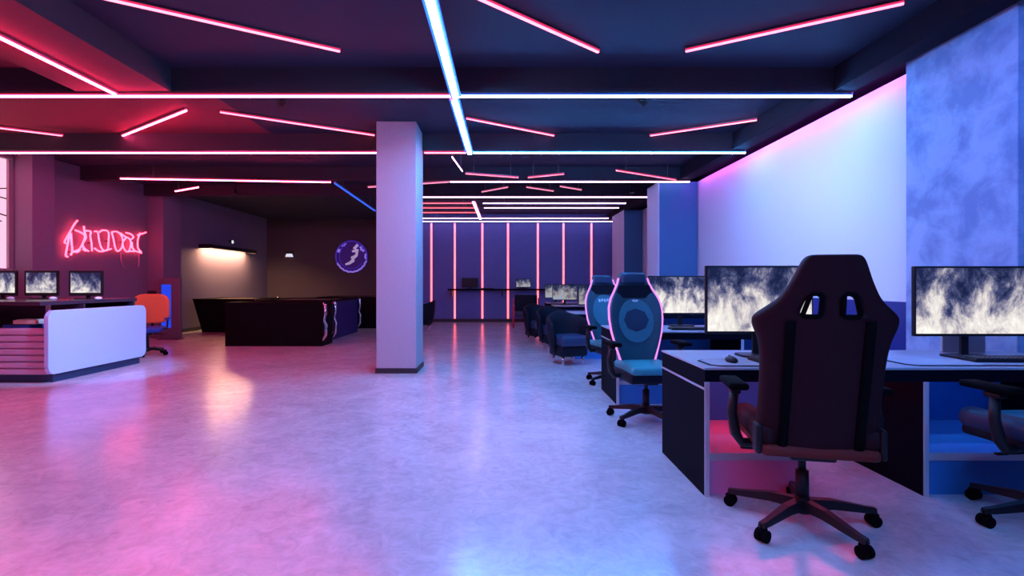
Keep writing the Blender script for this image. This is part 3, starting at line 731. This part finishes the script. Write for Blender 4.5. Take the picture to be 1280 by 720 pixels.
bpy.data.materials['pale_figure'].node_tree.nodes['Principled BSDF'].inputs['Emission Color'].default_value = (.62, .5, .85, 1)
bpy.data.materials['pale_figure'].node_tree.nodes['Principled BSDF'].inputs['Emission Strength'].default_value = .4

# pink neon lettering on the left wall
strokes = [
 [(215,125),(185,160),(150,220),(110,290),(85,340),(98,352)], [(140,245),(122,340),(105,420),(98,478),(118,486)],
 [(150,250),(155,330),(162,420),(148,472)], [(192,222),(240,240),(288,278),(268,350),(235,410),(190,432),(165,442)],
 [(278,180),(285,235),(300,300),(265,360),(285,405),(325,432)], [(300,228),(348,235),(342,280),(355,350),(360,432)],
 [(385,235),(418,240),(430,320),(450,390),(480,425),(518,410),(525,330),(524,240),(470,222),(436,240)],
 [(385,402),(430,432),(480,430),(552,408)], [(556,240),(575,310),(590,390),(615,432),(655,400),(668,330),(650,270),(608,236),(560,240)],
 [(640,250),(690,285),(738,312),(748,370),(722,438),(682,410),(668,345),(700,300)], [(700,248),(742,258),(775,290),(740,322)],
 [(758,340),(765,400),(792,432),(735,430)], [(840,250),(818,320),(820,400),(852,440)], [(815,272),(860,258),(900,244)], [(800,432),(855,450)],
 [(180,432),(210,442),(240,420)], [(270,412),(300,430)]]
XN = XL+.06
def wpt(u, v): return at_x(70+u/8, 260+v/8, XN)
c0 = wpt(490, 320)
r = thing('neon_sign', (XL, c0.y, c0.z), 0, 'pink neon lettering sign on the left wall above the reception', 'neon sign')
nb = MB()
def smooth_pts(pts, k=3):
    P = [Vector((u, v, 0)) for u, v in pts]; out = []
    for i in range(len(P)-1):
        p0, p1, p2, p3 = P[max(i-1, 0)], P[i], P[i+1], P[min(i+2, len(P)-1)]
        for j in range(k):
            t = j/k; out.append(.5*((2*p1)+(p2-p0)*t+(2*p0-5*p1+4*p2-p3)*t*t+(3*p1-p0-3*p2+p3)*t**3))
    out.append(P[-1]); return out
for st in strokes:
    pts = [wpt(p.x, p.y)-Vector((XL, c0.y, c0.z)) for p in smooth_pts(st)]
    nb.tube(pts, .016, n=6)
nb.build('neon_tube', M['L_neon'], r, True)
st = MB()
for u, v in ((150, 440), (345, 350), (520, 330), (668, 340), (820, 340), (200, 225)):
    p = wpt(u, v)-Vector((XL, c0.y, c0.z)); st.cyl((0, p.y, p.z), (p.x, p.y, p.z), .008, n=8)
st.build('standoffs', M['black'], r)
cd = MB()
for pts in ([(670, 450), (672, 520), (690, 570), (702, 600)], [(848, 460), (850, 520), (848, 590)]):
    cd.tube([wpt(u, v)-Vector((XL+.045, c0.y, c0.z)) for u, v in pts], [.016, .014, .010, .006][:len(pts)], n=6)
cd.build('hanging_cable', mat('mauve_cable', (.55, .3, .45), .5), r)

# ceiling speakers / sprinklers
for i, (x, y, t) in enumerate(((815, 103, 'right of the aisle'), (294, 239, 'before the dark left corner'), (790, 238, 'near the blue-shaded columns'))):
    z = 3.28 if i == 0 else 3.20
    p = at_z(x, y, z)
    r = thing('ceiling_speaker', (p.x, p.y, z), 0, 'small dark ceiling fixture %s' % t, 'ceiling fixture', 'small ceiling fixtures')
    MB().cyl((0, 0, -.05), (0, 0, .02), .05, .035, n=16).build('body', M['metalblk'], r, True)
    MB().cyl((0, 0, .02), (0, 0, ZC-z if i else (ZC-z)), .012, n=8).build('stem', M['metalblk'], r)

# ------------------------------------------------------------------ added ceiling spotlights, not seen, to brighten reception, wall and column
def spotlight(loc, aim, col, power, cone, label, blend=.6):
    loc, aim = Vector(loc), Vector(aim); d = (aim-loc).normalized()
    r = thing('added_spotlight', loc, 0, label, 'spotlight', 'added ceiling spotlights')
    MB().cyl(d*-.07, d*.05, .032, .045, n=18, caps=True).build('lamp_head', M['metalblk'], r, True)
    MB().cyl((0, 0, 0), (0, 0, ZC-loc.z), .010, n=8).build('stem', M['metalblk'], r)
    l = bpy.data.lights.new('lamp', 'SPOT'); l.energy = power; l.color = col; l.spot_size = D2(cone); l.spot_blend = blend; l.shadow_soft_size = .04
    o = bpy.data.objects.new('lamp', l); COL.objects.link(o); o.parent = r
    o.location = d*.10; o.rotation_euler = d.to_track_quat('-Z', 'Y').to_euler()
spotlight((-2.4, 5.75, 3.22), (-5.4, 7.05, .45), (.16, .42, 1), 1100, 34, 'small added ceiling spotlight aimed at the white end of the reception desk')
spotlight((1.57, 5.75, 3.22), (3.75, 6.6, 1.5), (.40, .52, 1), 270, 110, 'small added ceiling spotlight aimed at the white right wall', 1)
spotlight((1.9, 1.6, 3.2), (3.6, 4.0, 1.5), (.10, .25, 1), 330, 90, 'small added ceiling spotlight behind the viewer aimed at the plaster column', 1)
# added light lines, unseen under the front desk top, to brighten its foot shelves
for x0, x1, c, t in ((1.19, 2.37, (1, .10, .32), 'added pink light line under the left desk top of the front row'), (2.43, 3.55, (.03, .22, 1), 'added blue light line under the right desk top of the front row')):
    q = thing('added_desk_light', ((x0+x1)/2, 3.35, .6435), 0, t, 'light strip')
    MB().bb(-(x1-x0)/2, (x1-x0)/2, -.012, .012, -.012, -.004).build('diffuser', glow('added_desk_led', c, 26 if c[0] == 1 else 9), q)
    MB().bb(-(x1-x0)/2, (x1-x0)/2, -.014, .014, -.004, 0).build('housing', M['alu'], q)

# ------------------------------------------------------------------ faint ambient
w = bpy.data.worlds.new('world'); sc.world = w; w.use_nodes = True
w.node_tree.nodes['Background'].inputs[0].default_value = (.05, .06, .15, 1); w.node_tree.nodes['Background'].inputs[1].default_value = .05
